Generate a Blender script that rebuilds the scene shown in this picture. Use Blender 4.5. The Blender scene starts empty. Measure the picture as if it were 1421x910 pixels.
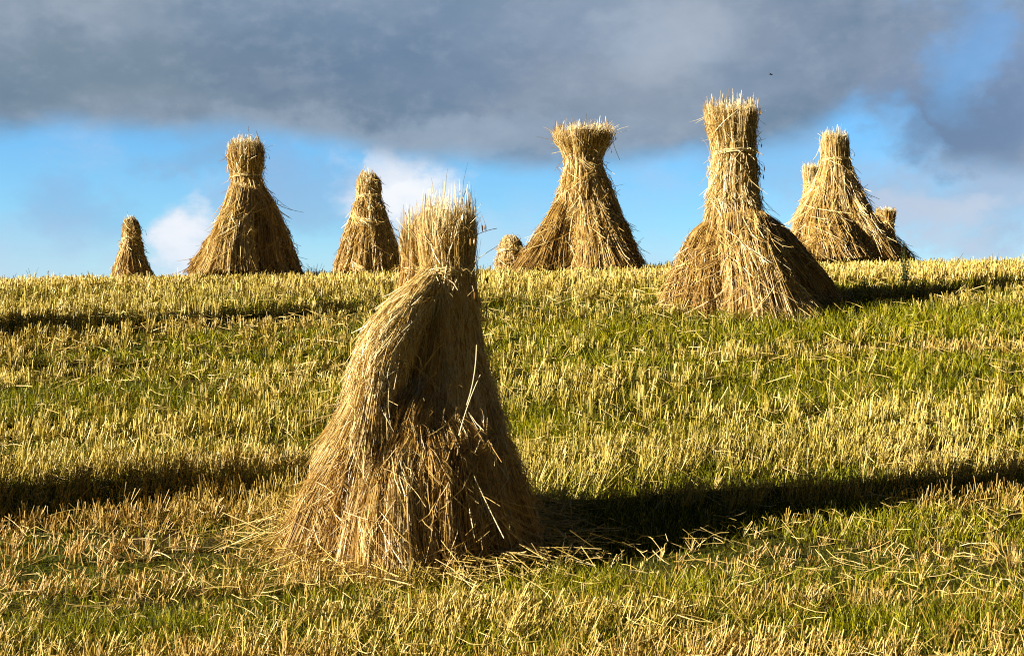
import bpy, math
import numpy as np
rng = np.random.default_rng(11)
R = math.radians
scene = bpy.context.scene
COL = scene.collection

# ---------------------------------------------------------------- camera
F = 2100.0            # focal length in photo pixels (1421 wide)
HZ = 520.0            # photo row of the true horizon
cam = bpy.data.cameras.new('camera')
cam.sensor_width = 36.0
cam.lens = 36.0 * F / 1421.0
cam.shift_y = (HZ - 455.0) / 1421.0
cam.clip_start = 0.1
cam.clip_end = 20000
camo = bpy.data.objects.new('camera', cam)
camo.location = (0, 0, 0)
camo.rotation_euler = (R(90), 0, 0)
COL.objects.link(camo)
scene.camera = camo

# ---------------------------------------------------------------- noise
_T = np.random.default_rng(5).random((256, 256))
def vnoise(x, y):
    x = np.asarray(x, float); y = np.asarray(y, float)
    xi = np.floor(x).astype(int); yi = np.floor(y).astype(int)
    fx = x - xi; fy = y - yi
    fx = fx * fx * (3 - 2 * fx); fy = fy * fy * (3 - 2 * fy)
    g = lambda a, b: _T[a & 255, b & 255]
    return (g(xi, yi) * (1 - fx) + g(xi + 1, yi) * fx) * (1 - fy) + (g(xi, yi + 1) * (1 - fx) + g(xi + 1, yi + 1) * fx) * fy
def fbm(x, y, o=4):
    s = 0; a = .5; n = 0
    for i in range(o):
        s = s + a * vnoise(np.asarray(x) * 2 ** i + 17.3 * i, np.asarray(y) * 2 ** i + 5.1 * i); n += a; a *= .55
    return s / n
def sstep(a, b, x):
    t = np.clip((x - a) / (b - a), 0, 1)
    return t * t * (3 - 2 * t)

# ---------------------------------------------------------------- terrain
_pD = np.array([-400, -60, -10, 0, 4, 6.4, 8.4, 10, 12, 15, 18.5, 22, 23, 25, 27, 30, 36, 60, 120, 400, 1500])
_pZ = np.array([-6, -2.6, -1.75, -1.62, -1.38, -1.18, -0.93, -.60, -.08, .67, 1.14, 1.430, 1.495, 1.56, 1.49, 1.26, .62, -2.6, -11, -40, -40.])
def _hermite(xk, yk, x):
    m = np.zeros_like(yk)
    d = np.diff(yk) / np.diff(xk)
    m[1:-1] = (d[:-1] * np.diff(xk)[1:] + d[1:] * np.diff(xk)[:-1]) / (np.diff(xk)[1:] + np.diff(xk)[:-1])
    m[0] = d[0]; m[-1] = d[-1]
    i = np.clip(np.searchsorted(xk, x) - 1, 0, len(xk) - 2)
    h = xk[i + 1] - xk[i]; t = (x - xk[i]) / h
    return ((2*t**3-3*t*t+1)*yk[i] + (t**3-2*t*t+t)*h*m[i] + (-2*t**3+3*t*t)*yk[i+1] + (t**3-t*t)*h*m[i+1])
def ground(x, y):
    x = np.asarray(x, float); y = np.asarray(y, float)
    z = _hermite(_pD, _pZ, np.clip(y, -399, 1499))
    z = z + (.0155 * sstep(2, 12, y) + .0065 * sstep(14, 21, y)) * np.clip(x, -60, 60) - .035 * sstep(14, 21, y)
    near = 1 - sstep(60, 120, np.abs(y))
    # drill ridges running across the slope, wheel ruts and general lumps
    yy = y - .05 * x
    z = z + near * (.075 * (fbm(x * .30, yy * 1.5) - .5) + .03 * (fbm(x * 1.7 + 9, yy * 2.3) - .5) * 1.0)
    for yc, dep, wd in ((10.95, .05, .16), (12.75, .07, .16), (16.9, .05, .2)):
        z = z - near * dep * np.exp(-((yy - yc) / wd) ** 2) * (.35 + .65 * sstep(.4, .6, vnoise(x * .55 + yc, yc)))
    return z
def px(x_, y_, D):
    return ((x_ - 710.5) * D / F, D, (HZ - y_) * D / F)

# ---------------------------------------------------------------- mesh helpers
def new_mesh(name, V, quads, tone=None, mats=(), matidx=None, smooth=False):
    me = bpy.data.meshes.new(name)
    V = np.ascontiguousarray(V, np.float32); Q = np.ascontiguousarray(quads, np.int32)
    me.vertices.add(len(V)); me.vertices.foreach_set('co', V.ravel())
    me.loops.add(Q.size); me.loops.foreach_set('vertex_index', Q.ravel())
    me.polygons.add(len(Q))
    me.polygons.foreach_set('loop_start', np.arange(0, Q.size, 4, dtype=np.int32))
    me.polygons.foreach_set('loop_total', np.full(len(Q), 4, np.int32))
    if matidx is not None:
        me.polygons.foreach_set('material_index', np.ascontiguousarray(matidx, np.int32))
    me.polygons.foreach_set('use_smooth', np.full(len(Q), smooth, bool))
    me.update(calc_edges=True)
    if tone is not None:
        a = me.attributes.new('tone', 'FLOAT_VECTOR', 'POINT')
        a.data.foreach_set('vector', np.ascontiguousarray(tone, np.float32).ravel())
    for m in mats: me.materials.append(m)
    return me
def tubes(P, rad, tone, sides=3):
    """P [N,K,3] rad [N,K] tone [N,3] -> V, Q, T"""
    N, K, _ = P.shape
    d = np.gradient(P, axis=1)
    d /= np.linalg.norm(d, axis=2, keepdims=True) + 1e-9
    ref = rng.normal(size=(N, 1, 3)); ref = np.broadcast_to(ref, d.shape)
    u = np.cross(d, ref); u /= np.linalg.norm(u, axis=2, keepdims=True) + 1e-9
    v = np.cross(d, u)
    a = np.arange(sides) * 2 * math.pi / sides
    V = P[:, :, None, :] + rad[:, :, None, None] * (np.cos(a)[None, None, :, None] * u[:, :, None, :] + np.sin(a)[None, None, :, None] * v[:, :, None, :])
    V = V.reshape(-1, 3)
    base = (np.arange(N) * K * sides)[:, None, None] + (np.arange(K - 1) * sides)[None, :, None] + np.arange(sides)[None, None, :]
    nxt = (np.arange(N) * K * sides)[:, None, None] + (np.arange(K - 1) * sides)[None, :, None] + ((np.arange(sides) + 1) % sides)[None, None, :]
    Q = np.stack([base, nxt, nxt + sides, base + sides], -1).reshape(-1, 4)
    T = np.repeat(tone, K * sides, axis=0)
    return V, Q, T
def ribbons(P, wid, tone, side=None):
    N, K, _ = P.shape
    if side is None:
        side = np.stack([np.cos(an := rng.random(N) * math.pi), np.sin(an), np.zeros(N)], -1)
    o = side[:, None, :] * wid[:, :, None]
    V = np.stack([P - o, P + o], 2).reshape(-1, 3)
    b = (np.arange(N) * K * 2)[:, None] + (np.arange(K - 1) * 2)[None, :]
    Q = np.stack([b, b + 1, b + 3, b + 2], -1).reshape(-1, 4)
    T = np.repeat(tone, K * 2, axis=0)
    return V, Q, T
def merge(parts):
    V = []; Q = []; T = []; M = []; o = 0
    for p in parts:
        v, q, t = p[:3]; mi = p[3] if len(p) > 3 else 0
        V.append(v); Q.append(q + o); T.append(t); M.append(np.full(len(q), mi)); o += len(v)
    return np.concatenate(V), np.concatenate(Q), np.concatenate(T), np.concatenate(M)
def link(name, me, parent=None, **props):
    o = bpy.data.objects.new(name, me); COL.objects.link(o)
    if parent: o.parent = parent
    for k, v in props.items(): o[k] = v
    return o

# ---------------------------------------------------------------- materials
def mat(name):
    m = bpy.data.materials.new(name); m.use_nodes = True
    nt = m.node_tree
    return m, nt, nt.nodes['Principled BSDF'], nt.nodes['Material Output']
def ramp(nt, cols, interp='LINEAR'):
    r = nt.nodes.new('ShaderNodeValToRGB'); r.color_ramp.interpolation = interp
    el = r.color_ramp.elements
    while len(el) > 1: el.remove(el[-1])
    el[0].position = cols[0][0]; el[0].color = (*cols[0][1], 1)
    for p, c in cols[1:]:
        e = el.new(p); e.color = (*c, 1)
    return r
def fibre(name, cols, spec=.3, rough=.5, transl=.25):
    m, nt, b, out = mat(name)
    at = nt.nodes.new('ShaderNodeAttribute'); at.attribute_name = 'tone'
    sp = nt.nodes.new('ShaderNodeSeparateXYZ'); nt.links.new(at.outputs['Vector'], sp.inputs[0])
    r = ramp(nt, cols); nt.links.new(sp.outputs['X'], r.inputs[0])
    no = nt.nodes.new('ShaderNodeTexNoise'); no.inputs['Scale'].default_value = 35
    geo = nt.nodes.new('ShaderNodeTexCoord'); nt.links.new(geo.outputs['Object'], no.inputs['Vector'])
    mr = nt.nodes.new('ShaderNodeMapRange'); mr.inputs['To Min'].default_value = .72; mr.inputs['To Max'].default_value = 1.2
    nt.links.new(no.outputs['Fac'], mr.inputs['Value'])
    mx = nt.nodes.new('ShaderNodeMix'); mx.data_type = 'RGBA'; mx.blend_type = 'MULTIPLY'; mx.inputs[0].default_value = 1
    nt.links.new(r.outputs[0], mx.inputs[6]); nt.links.new(mr.outputs[0], mx.inputs[7])
    nt.links.new(mx.outputs[2], b.inputs['Base Color'])
    b.inputs['Roughness'].default_value = rough
    b.inputs['Specular IOR Level'].default_value = spec
    if transl:
        tr = nt.nodes.new('ShaderNodeBsdfTranslucent'); nt.links.new(mx.outputs[2], tr.inputs['Color'])
        ms = nt.nodes.new('ShaderNodeMixShader'); ms.inputs[0].default_value = transl
        nt.links.new(b.outputs[0], ms.inputs[1]); nt.links.new(tr.outputs[0], ms.inputs[2])
        nt.links.new(ms.outputs[0], out.inputs['Surface'])
    return m
M_straw = fibre('straw', [(0, (.17, .08, .016)), (.3, (.48, .27, .05)), (.6, (.74, .52, .15)), (.85, (.88, .73, .34)), (1, (.93, .86, .60))], spec=.5, rough=.38, transl=.14)
M_stub = fibre('stubble_straw', [(0, (.20, .16, .016)), (.3, (.46, .39, .05)), (.6, (.74, .62, .16)), (.85, (.87, .75, .30)), (1, (.92, .82, .42))], spec=.4, rough=.45, transl=.15)
def add_tan(m, cols):
    nt = m.node_tree; r = ramp(nt, cols)
    sp = next(n for n in nt.nodes if n.type == 'SEPXYZ'); mul = next(n for n in nt.nodes if n.type == 'MIX'); r0 = mul.inputs[6].links[0].from_node
    nt.links.new(sp.outputs['X'], r.inputs[0])
    mx = nt.nodes.new('ShaderNodeMix'); mx.data_type = 'RGBA'
    nt.links.new(sp.outputs['Y'], mx.inputs[0]); nt.links.new(r0.outputs[0], mx.inputs[6]); nt.links.new(r.outputs[0], mx.inputs[7]); nt.links.new(mx.outputs[2], mul.inputs[6])
add_tan(M_stub, [(0, (.28, .15, .03)), (.3, (.52, .32, .08)), (.6, (.74, .52, .18)), (.85, (.86, .66, .30)), (1, (.9, .76, .44))])
add_tan(M_straw, [(0, (.15, .08, .026)), (.3, (.40, .26, .085)), (.6, (.71, .52, .21)), (.85, (.88, .75, .42)), (1, (.93, .87, .64))])
M_grass = fibre('green_grass', [(0, (.07, .08, .002)), (.4, (.22, .235, .003)), (.75, (.41, .39, .008)), (1, (.58, .50, .03))], spec=.3, rough=.5, transl=.3)
M_weed = fibre('weed_green', [(0, (.02, .035, .008)), (1, (.06, .08, .02))], transl=.1)
def core_mat():
    m, nt, b, out = mat('packed_straw')
    tc = nt.nodes.new('ShaderNodeTexCoord'); mp = nt.nodes.new('ShaderNodeMapping'); mp.inputs['Scale'].default_value = (90, 90, 5)
    no = nt.nodes.new('ShaderNodeTexNoise'); no.inputs['Scale'].default_value = 1; no.inputs['Detail'].default_value = 3
    nt.links.new(tc.outputs['Object'], mp.inputs[0]); nt.links.new(mp.outputs[0], no.inputs['Vector'])
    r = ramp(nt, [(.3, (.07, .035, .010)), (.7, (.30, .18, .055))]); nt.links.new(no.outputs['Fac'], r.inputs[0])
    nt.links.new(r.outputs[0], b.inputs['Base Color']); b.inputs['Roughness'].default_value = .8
    bp = nt.nodes.new('ShaderNodeBump'); bp.inputs['Distance'].default_value = .01; nt.links.new(no.outputs['Fac'], bp.inputs['Height']); nt.links.new(bp.outputs[0], b.inputs['Normal'])
    return m
M_core = core_mat()
def soil_mat():
    m, nt, b, out = mat('mossy_soil')
    tc = nt.nodes.new('ShaderNodeTexCoord')
    n1 = nt.nodes.new('ShaderNodeTexNoise'); n1.inputs['Scale'].default_value = 1.3; n1.inputs['Detail'].default_value = 8
    n2 = nt.nodes.new('ShaderNodeTexNoise'); n2.inputs['Scale'].default_value = 45; n2.inputs['Detail'].default_value = 6
    for n in (n1, n2): nt.links.new(tc.outputs['Object'], n.inputs['Vector'])
    r1 = ramp(nt, [(.35, (.06, .038, .012)), (.6, (.055, .065, .005))]); nt.links.new(n1.outputs['Fac'], r1.inputs[0])
    r2 = ramp(nt, [(.3, (.35, .35, .35)), (.7, (1.6, 1.6, 1.6))]); nt.links.new(n2.outputs['Fac'], r2.inputs[0])
    mx = nt.nodes.new('ShaderNodeMix'); mx.data_type = 'RGBA'; mx.blend_type = 'MULTIPLY'; mx.inputs[0].default_value = 1
    nt.links.new(r1.outputs[0], mx.inputs[6]); nt.links.new(r2.outputs[0], mx.inputs[7]); nt.links.new(mx.outputs[2], b.inputs['Base Color'])
    b.inputs['Roughness'].default_value = .95; b.inputs['Specular IOR Level'].default_value = .1
    bp = nt.nodes.new('ShaderNodeBump'); bp.inputs['Distance'].default_value = .03; nt.links.new(n2.outputs['Fac'], bp.inputs['Height']); nt.links.new(bp.outputs[0], b.inputs['Normal'])
    return m
M_soil = soil_mat()

# ---------------------------------------------------------------- ground sheet
def axis(a, b, n, lo, hi, m):
    """dense between a and b, geometric out to lo and hi"""
    mid = np.linspace(a, b, n)
    return np.concatenate([a - (np.geomspace(1, 1 + a - lo, m)[::-1] - 1)[:-1], mid, b + (np.geomspace(1, 1 + hi - b, m) - 1)[1:]])
gx = axis(-13, 13, 330, -1500, 1500, 22)
gy = axis(2, 30, 460, -395, 1490, 24)
X, Y = np.meshgrid(gx, gy)
V = np.stack([X, Y, ground(X, Y)], -1).reshape(-1, 3)
nx, ny = len(gx), len(gy)
i = (np.arange(ny - 1)[:, None] * nx + np.arange(nx - 1)[None, :]).ravel()
link('ground', new_mesh('ground', V, np.stack([i, i + 1, i + 1 + nx, i + nx], -1), mats=(M_soil,), smooth=True), kind='structure')

# ---------------------------------------------------------------- stooks
def smooth_ctrl(ctrl, n=80):
    c = np.array(ctrl, float); t = np.linspace(0, 1, len(c))
    # parameter by height/length so the straw keeps an even speed
    L = np.r_[0, np.cumsum(np.linalg.norm(np.diff(c[:, :3], axis=0), axis=1))]; L /= L[-1]
    s = np.linspace(0, 1, n)
    o = np.stack([np.interp(s, L, c[:, k]) for k in range(c.shape[1])], -1)
    for _ in range(3):
        p = np.pad(o, ((2, 2), (0, 0)), mode='reflect', reflect_type='odd')
        o = (p[:-4] + p[1:-3] * 2 + p[2:-2] * 2 + p[3:-1] * 2 + p[4:]) / 8
    return o
class Stook:
    def __init__(self, X, Y, det):
        self.X, self.Y = X, Y; self.g0 = float(ground(X, Y)); self.det = det
    def warp(self, P):
        h = P[..., 2]
        k = np.clip(1 - h / .9, 0, 1)
        P = P.copy(); P[..., 2] = h + (ground(P[..., 0] + self.X, P[..., 1] + self.Y) - self.g0) * k
        return P
def bundle(st, ctrl, n, tone, rad=.0022, top_free=.0, flare=.04, seed=0, drift=.16, ridge=.07, cross=.08, bottom_cut=True, tip_light=0.0, ears=0, minlen=.4, rag=.05, strays=(), loose=1):
    """ctrl rows: x, y, z, rx, ry from top to bottom in stook space -> mesh parts"""
    r = np.random.default_rng(seed)
    S = smooth_ctrl(ctrl); ns = len(S)
    ph = r.random(6) * 6.28
    def rmul(phi, t):
        return 1 + ridge * (.45 * np.sin(4 * phi + ph[0] + 1.2 * t) + .4 * np.sin(9 * phi + ph[1] - 2 * t) + .35 * np.sin(17 * phi + ph[2] + 3 * t) + .25 * np.sin(31 * phi + ph[3]))
    def at(phi, rho, t):
        tt = np.clip(t, 0, 1) * (ns - 1); i0 = np.minimum(tt.astype(int), ns - 2); f = (tt - i0)[..., None]
        c = S[i0] * (1 - f) + S[i0 + 1] * f
        ex = t - np.clip(t, 0, 1)
        sl = np.where((ex < 0)[..., None], (S[0] - S[2]) / 2 * (ns - 1), (S[-1] - S[-3]) / 2 * (ns - 1))
        c = c + sl * np.abs(ex)[..., None]
        m = rmul(phi, t) * rho
        return np.stack([c[..., 0] + c[..., 3] * m * np.cos(phi), c[..., 1] + c[..., 4] * m * np.sin(phi), c[..., 2]], -1)
    K = 6
    def strands(n, t0, t1, rho, drf, fl0, fl1, wob, tn, rr, phi=None):
        phi0 = r.random(n) * 6.283 if phi is None else phi
        u = np.linspace(0, 1, K)[None, :]
        t = t0[:, None] + (t1 - t0)[:, None] * u
        phi = phi0[:, None] + drf[:, None] * (u - .5)
        rh = rho[:, None] * (1 + fl0[:, None] * (1 - u) ** 3 + fl1[:, None] * u ** 3)
        P = at(phi, rh, t)
        P = P + np.cumsum(r.normal(0, wob, (n, K, 3)), axis=1) * .6
        cl = .5 + .5 * np.sin(13 * phi0 + ph[4]) * np.sin(5 * phi0 + ph[5])
        tv = np.clip(tn + .30 * (cl - .5) + r.normal(0, .19, n), 0, 1)
        P = st.warp(P)
        rd = rr * r.uniform(.7, 1.35, n)[:, None] * np.array([.45, .9, 1, 1, .9, .5])[None, :]
        return tubes(P, rd, np.stack([tv, r.random(n), u[0, 0] + np.zeros(n)], -1))
    parts = []
    n = int(n)
    # group 1: long straws through the whole sheaf
    a = int(n * .5); phi1 = r.random(a) * 6.283; jag = .6 * np.sin(2 * phi1 + ph[1]) + .5 * np.sin(5 * phi1 + ph[2]) + .5 * np.sin(11 * phi1 + ph[3])
    t0 = r.normal(.0, rag * (.85 if tip_light else .75), a) + rag * (.95 if tip_light else .35) + rag * .8 * jag; t1 = np.minimum(t0 + r.uniform(.6, 1.0, a), 1 + r.normal(0, .012, a))
    parts.append(strands(a, t0, t1, 1 - np.abs(r.normal(0, .07, a)), r.normal(0, drift, a), top_free * r.normal(.25, 1.15, a), np.abs(r.normal(0, flare, a)), .0035, tone, rad, phi=phi1))
    # group 2: straws reaching the butt
    b = int(n * .38)
    t1 = 1 + r.normal(0, .014, b) if bottom_cut else 1 + r.normal(-.04, .07, b)
    t0 = t1 - r.uniform(minlen, .85, b)
    parts.append(strands(b, t0, t1, 1.0 - np.abs(r.normal(0, .055, b)) + .015, r.normal(0, drift * 1.4, b), np.abs(r.normal(0, .05, b)), np.abs(r.normal(0, flare, b)), .004, tone - .05, rad))
    # group 3: loose surface straws lying askew
    c = int(n * cross * loose)
    t0 = r.uniform(0, .8, c); t1 = t0 + r.uniform(.12, .35, c)
    parts.append(strands(c, t0, t1, 1.02 + np.abs(r.normal(0, .03, c)), r.normal(0, .8, c), np.abs(r.normal(0, .14, c)), np.abs(r.normal(0, .22, c)), .010, tone + .1, rad))
    # fly-aways
    c = max(8, int(n * .022))
    t0 = r.uniform(-.03, .75, c); t1 = t0 + r.uniform(.06, .18, c)
    f = strands(c, t0, t1, np.ones(c), r.normal(0, .6, c), r.choice([0, 1], c) * np.abs(r.normal(.2, .25, c)), np.abs(r.normal(.1, .3, c)), .012, tone + .05, rad * .8)
    parts.append(f)
    # pale bristling tips above the head
    if tip_light:
        c = int(n * tip_light * 2.2)
        q_ = np.sqrt(r.random(c)); t0 = -r.exponential(.026, c) - .05 * (1 - q_ ** 2) + .04; t1 = t0 + r.uniform(.12, .2, c)
        parts.append(strands(c, t0, t1, q_ * .98, r.normal(0, .15, c), r.normal(.12, .32, c) * q_, np.zeros(c), .004, np.full(c, .90), rad * .62))
    # tousled wisps: locks of straw that part from the rest and fan out
    nw = max(3, int(n / 130 * loose)); m = 30
    pc = np.repeat(r.random(nw) * 6.283, m); tc0 = np.repeat(r.uniform(.08, .80, nw), m); dl = np.repeat(r.normal(0, .55, nw), m); ln = np.repeat(r.uniform(.12, .34, nw), m); ou = np.repeat(np.abs(r.normal(.05, .09, nw)), m)
    sdv = r.normal(0, 1, nw * m); c = nw * m
    f = strands(c, tc0 + r.normal(0, .015, c), tc0 + ln * r.uniform(.7, 1.1, c), 1.0 + np.abs(r.normal(.0, .025, c)), dl + sdv * .16, np.zeros(c), ou + r.normal(0, .05, c), .004, tone + .08, rad, phi=pc + sdv * .09)
    parts.append(f)
    # drooping seed heads
    if ears:
        phi = r.uniform(-1.9, 1.9, ears); t = r.uniform(-.02, .75, ears)
        p0 = at(phi, np.full(ears, 1.0), t)
        out = np.stack([np.cos(phi), np.sin(phi), np.zeros(ears)], -1)
        L = r.uniform(.05, .13, ears)[:, None]
        P = np.stack([p0, p0 + out * L * .45 + np.array([0, 0, .25]) * L, p0 + out * L * .8 + np.array([0, 0, .1]) * L, p0 + out * L * 1.0 - np.array([0, 0, .35]) * L], 1)
        P = st.warp(P); tn = np.stack([r.uniform(.1, .5, ears)] * 3, -1)
        parts.append(tubes(P, np.full((ears, 4), rad * .55), tn))
        q = P[:, -1]; E = np.stack([q, q - np.array([0, 0, .012]) , q - np.array([0, 0, .03]), q - np.array([0, 0, .045])], 1) + r.normal(0, .002, (ears, 4, 3))
        parts.append(tubes(E, np.tile(np.array([.002, .006, .005, .0005]), (ears, 1)), tn, 4))
    if len(strays):
        Ps = []
        for p, q in strays:
            p = np.array(p, float); q = np.array(q, float); u = np.linspace(0, 1, K)[:, None]
            bow = r.normal(0, .05, 3) * np.linalg.norm(q - p)
            Ps.append(p + (q - p) * u + bow * (u * (1 - u)) * 4)
        parts.append(tubes(np.array(Ps), rad * r.uniform(.9, 1.3, len(Ps))[:, None] * np.ones((1, K)), np.stack([r.uniform(.7, .95, len(Ps))] * 3, -1)))
    # packed inner body
    A, B = 28, 22
    tt = np.linspace(.05 if tip_light else .02, .97, B); pp = np.linspace(0, 2 * math.pi, A, endpoint=False)
    PP, TT = np.meshgrid(pp, tt)
    G = at(PP, np.full_like(PP, .84) * (1 - .5 * (TT < .03)), TT)
    G[:, :, 2] += 0
    top = np.repeat(G[:1].mean(axis=1, keepdims=True), A, axis=1); bot = np.repeat(G[-1:].mean(axis=1, keepdims=True), A, axis=1)
    G = st.warp(np.concatenate([top, G, bot], 0)); G[1:-1] += r.normal(0, .003, G[1:-1].shape)
    ii = (np.arange(B + 1)[:, None] * A + np.arange(A)[None, :]).ravel(); jj = (np.arange(B + 1)[:, None] * A + ((np.arange(A) + 1) % A)[None, :]).ravel()
    Q = np.stack([ii, jj, jj + A, ii + A], -1)
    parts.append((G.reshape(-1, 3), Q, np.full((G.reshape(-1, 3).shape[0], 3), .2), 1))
    return parts
def binding(st, c, rx, ry, n, rad, seed, tilt=0., thick=.012):
    r = np.random.default_rng(seed); K = 26
    a = np.linspace(0, 2 * math.pi, K)[None, :] + r.random(n)[:, None] * 6.28
    ph = r.random(n)[:, None] * 6.28
    k = 1.09 + thick / rx * (1 + np.cos(3 * a + ph)) * .7
    P = np.stack([c[0] + rx * k * np.cos(a), c[1] + ry * k * np.sin(a), c[2] + tilt * np.cos(a) + thick * 1.2 * np.sin(2.5 * a + ph) + r.normal(0, thick * .4, (n, 1))], -1)
    P += r.normal(0, .0015, P.shape)
    t = np.stack([r.uniform(.6, .95, n)] * 3, -1)
    parts = [tubes(P, np.full((n, K), rad), t)]
    # twisted ends left sticking out at the front
    m = max(5, n // 3); a0 = -math.pi / 2 + r.normal(-.3, .5, m)
    p0 = np.stack([c[0] + rx * 1.08 * np.cos(a0), c[1] + ry * 1.08 * np.sin(a0), np.full(m, c[2])], -1)
    d = np.stack([r.normal(.2, .9, m), r.normal(-.5, .25, m), r.normal(-.25, .5, m)], -1); d /= np.linalg.norm(d, axis=1, keepdims=True)
    L = r.uniform(.05, .16, m)[:, None]
    P = np.stack([p0, p0 + d * L * .4, p0 + d * L * .75 + r.normal(0, .008, (m, 3)), p0 + d * L - [0, 0, .02]], 1)
    parts.append(tubes(P, np.full((m, 4), rad), np.stack([r.uniform(.5, .95, m)] * 3, -1)))
    return parts
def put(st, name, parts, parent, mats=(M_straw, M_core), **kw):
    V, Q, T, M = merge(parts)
    return link(name, new_mesh(name, V, Q, T, mats, M), parent, **kw)

GROUP = 'straw stooks standing in the stubble field'
def stook(D, cx, by, sil, label, split, det=1.0, nring=7, a0=0., seed=1, tones=(.55, .36), kink=0., tip=.10, ears=10, neckz=None, depth=1.0, special=None, ringtop=.16, base_y=None, radk=1.0, group=GROUP):
    """sil: photo rows (row, left, right) top to bottom; cx,by: photo position of the base centre; split: row where the top sheaf ends"""
    s = D / F
    Xw = (cx - 710.5) * s
    zb = float(ground(Xw, D))
    st = Stook(Xw, D, det)
    H = lambda row: (HZ - row) * s - zb                       # height over the local ground
    rows = [(H(y), ((l + r) / 2 - cx) * s, (r - l) / 2 * s) for y, l, r in sil]
    if rows[-1][0] > .02:                                     # continue the hidden foot to the ground
        (h1, c1, w1), (h2, c2, w2) = rows[-2], rows[-1]
        k = h2 / max(h1 - h2, .05) * .8
        rows.append((0, c2 + (c2 - c1) * min(k, 1.2), w2 + (w2 - w1) * min(k, 1.2)))
    rows = np.array(rows)
    hs = rows[::-1, 0]
    C = lambda h: np.interp(h, hs, rows[::-1, 1]); W = lambda h: np.interp(h, hs, rows[::-1, 2])
    e = bpy.data.objects.new('stook', None); e.empty_display_size = .3; COL.objects.link(e)
    e.location = (Xw, D, zb); e['label'] = label; e['category'] = 'stook'; e['group'] = group
    rad = .0019 * max(1, D / 9.5) ** .9 * radk
    dens = det * (9 / max(D, 9)) ** .75
    hsp = H(split)
    top = rows[0, 0]
    # --- top sheaf, tied at the neck
    nz = H(neckz)
    hh = [h for h in np.linspace(top, hsp, 9)]
    ctrl = [(C(h), 0, h, W(h) * (.97 if h > nz else .95), W(h) * depth * .93) for h in sorted(set(hh + [nz, nz + .04, nz - .04]), reverse=True)]
    last = ctrl[-1]
    ctrl.append((last[0], 0, last[2] - .16, last[3] * 1.13, last[4] * 1.13))
    if special is None or not special.get('notop'):
        sh = put(st, 'sheaf', bundle(st, ctrl, 3000 * dens, tones[0], rad, top_free=.10, flare=.05, seed=seed, bottom_cut=False, tip_light=tip, ears=ears, ridge=.06, rag=.06), e)
        put(st, 'binding', binding(st, (C(nz), 0, nz), W(nz) * .97, W(nz) * depth * .95, 40 if D < 16 else 26, rad * 1.15, seed + 9, tilt=.015), sh)
    # --- lower sheaves leaning in all round
    rr = np.random.default_rng(seed + 77)
    for k in range(nring):
        a = a0 + 2 * math.pi * k / nring + rr.normal(0, .1)
        ca, sa = math.cos(a), math.sin(a)
        htop = hsp + ringtop + rr.uniform(-.14, .12)
        ctrl = []
        fat = rr.uniform(.88, 1.12)
        for q in np.linspace(0, 1, 8):
            h = htop * (1 - q)
            w = W(h)
            tang = w * (math.sin(math.pi / nring) * 1.0) * fat * (.98 + .2 * q)
            radl = min(w * .5, tang) * (.92 + .1 * q)
            if q > .8: tang *= 1.05
            rc = max(w * (.99 - .02 * rr.random()) - radl, 0) * (.55 if q == 0 else .9 if q < .2 else 1)
            # elliptical section: x and y radii blend radial and tangential
            rx = math.sqrt((radl * ca) ** 2 + (tang * sa) ** 2); ry = math.sqrt((radl * sa) ** 2 + (tang * ca) ** 2)
            ctrl.append((C(h) + rc * ca, rc * sa * depth, h - (.03 if q == 1 else 0), rx, ry))
        tn = tones[1] + rr.normal(0, .045)
        sh = put(st, 'sheaf', bundle(st, ctrl, 1500 * dens * (1.15 if sa < .3 else .6), tn, rad * 1.05, top_free=.10, flare=.09, seed=seed * 31 + k, ridge=.13, cross=.12, drift=.22, ears=2, minlen=.3), e)
    # --- extra sheaves given by hand
    for q, b in enumerate((special or {}).get('extra', ())):
        ctrl = [((x - cx) * s + dx0, dy, H(y), w * s, w * s * dk) for (x, y, w, dy, dk, dx0) in b['ctrl']]
        sh = put(st, 'sheaf', bundle(st, ctrl, b['n'] * dens, b['tone'], rad, top_free=b.get('tf', .11), flare=b.get('flare', .08), seed=seed * 57 + q, bottom_cut=b.get('cut', False), tip_light=b.get('tip', 0), ears=b.get('ears', 0), ridge=.07, cross=.07, rag=b.get('rag', .06), loose=b.get('loose', 1.3), strays=[(((a1 - cx) * s, a3, H(a2)), ((b1 - cx) * s, b3, H(b2))) for a1, a2, a3, b1, b2, b3 in b.get('strays', ())]), e)
        if 'bind' in b:
            x, y, w, dy = b['bind']
            put(st, 'binding', binding(st, ((x - cx) * s, dy, H(y)), w * s, w * s * .95, 40, rad * 1.15, seed + 19 + q, tilt=b.get('tilt', .0)), sh)
    return e

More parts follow.
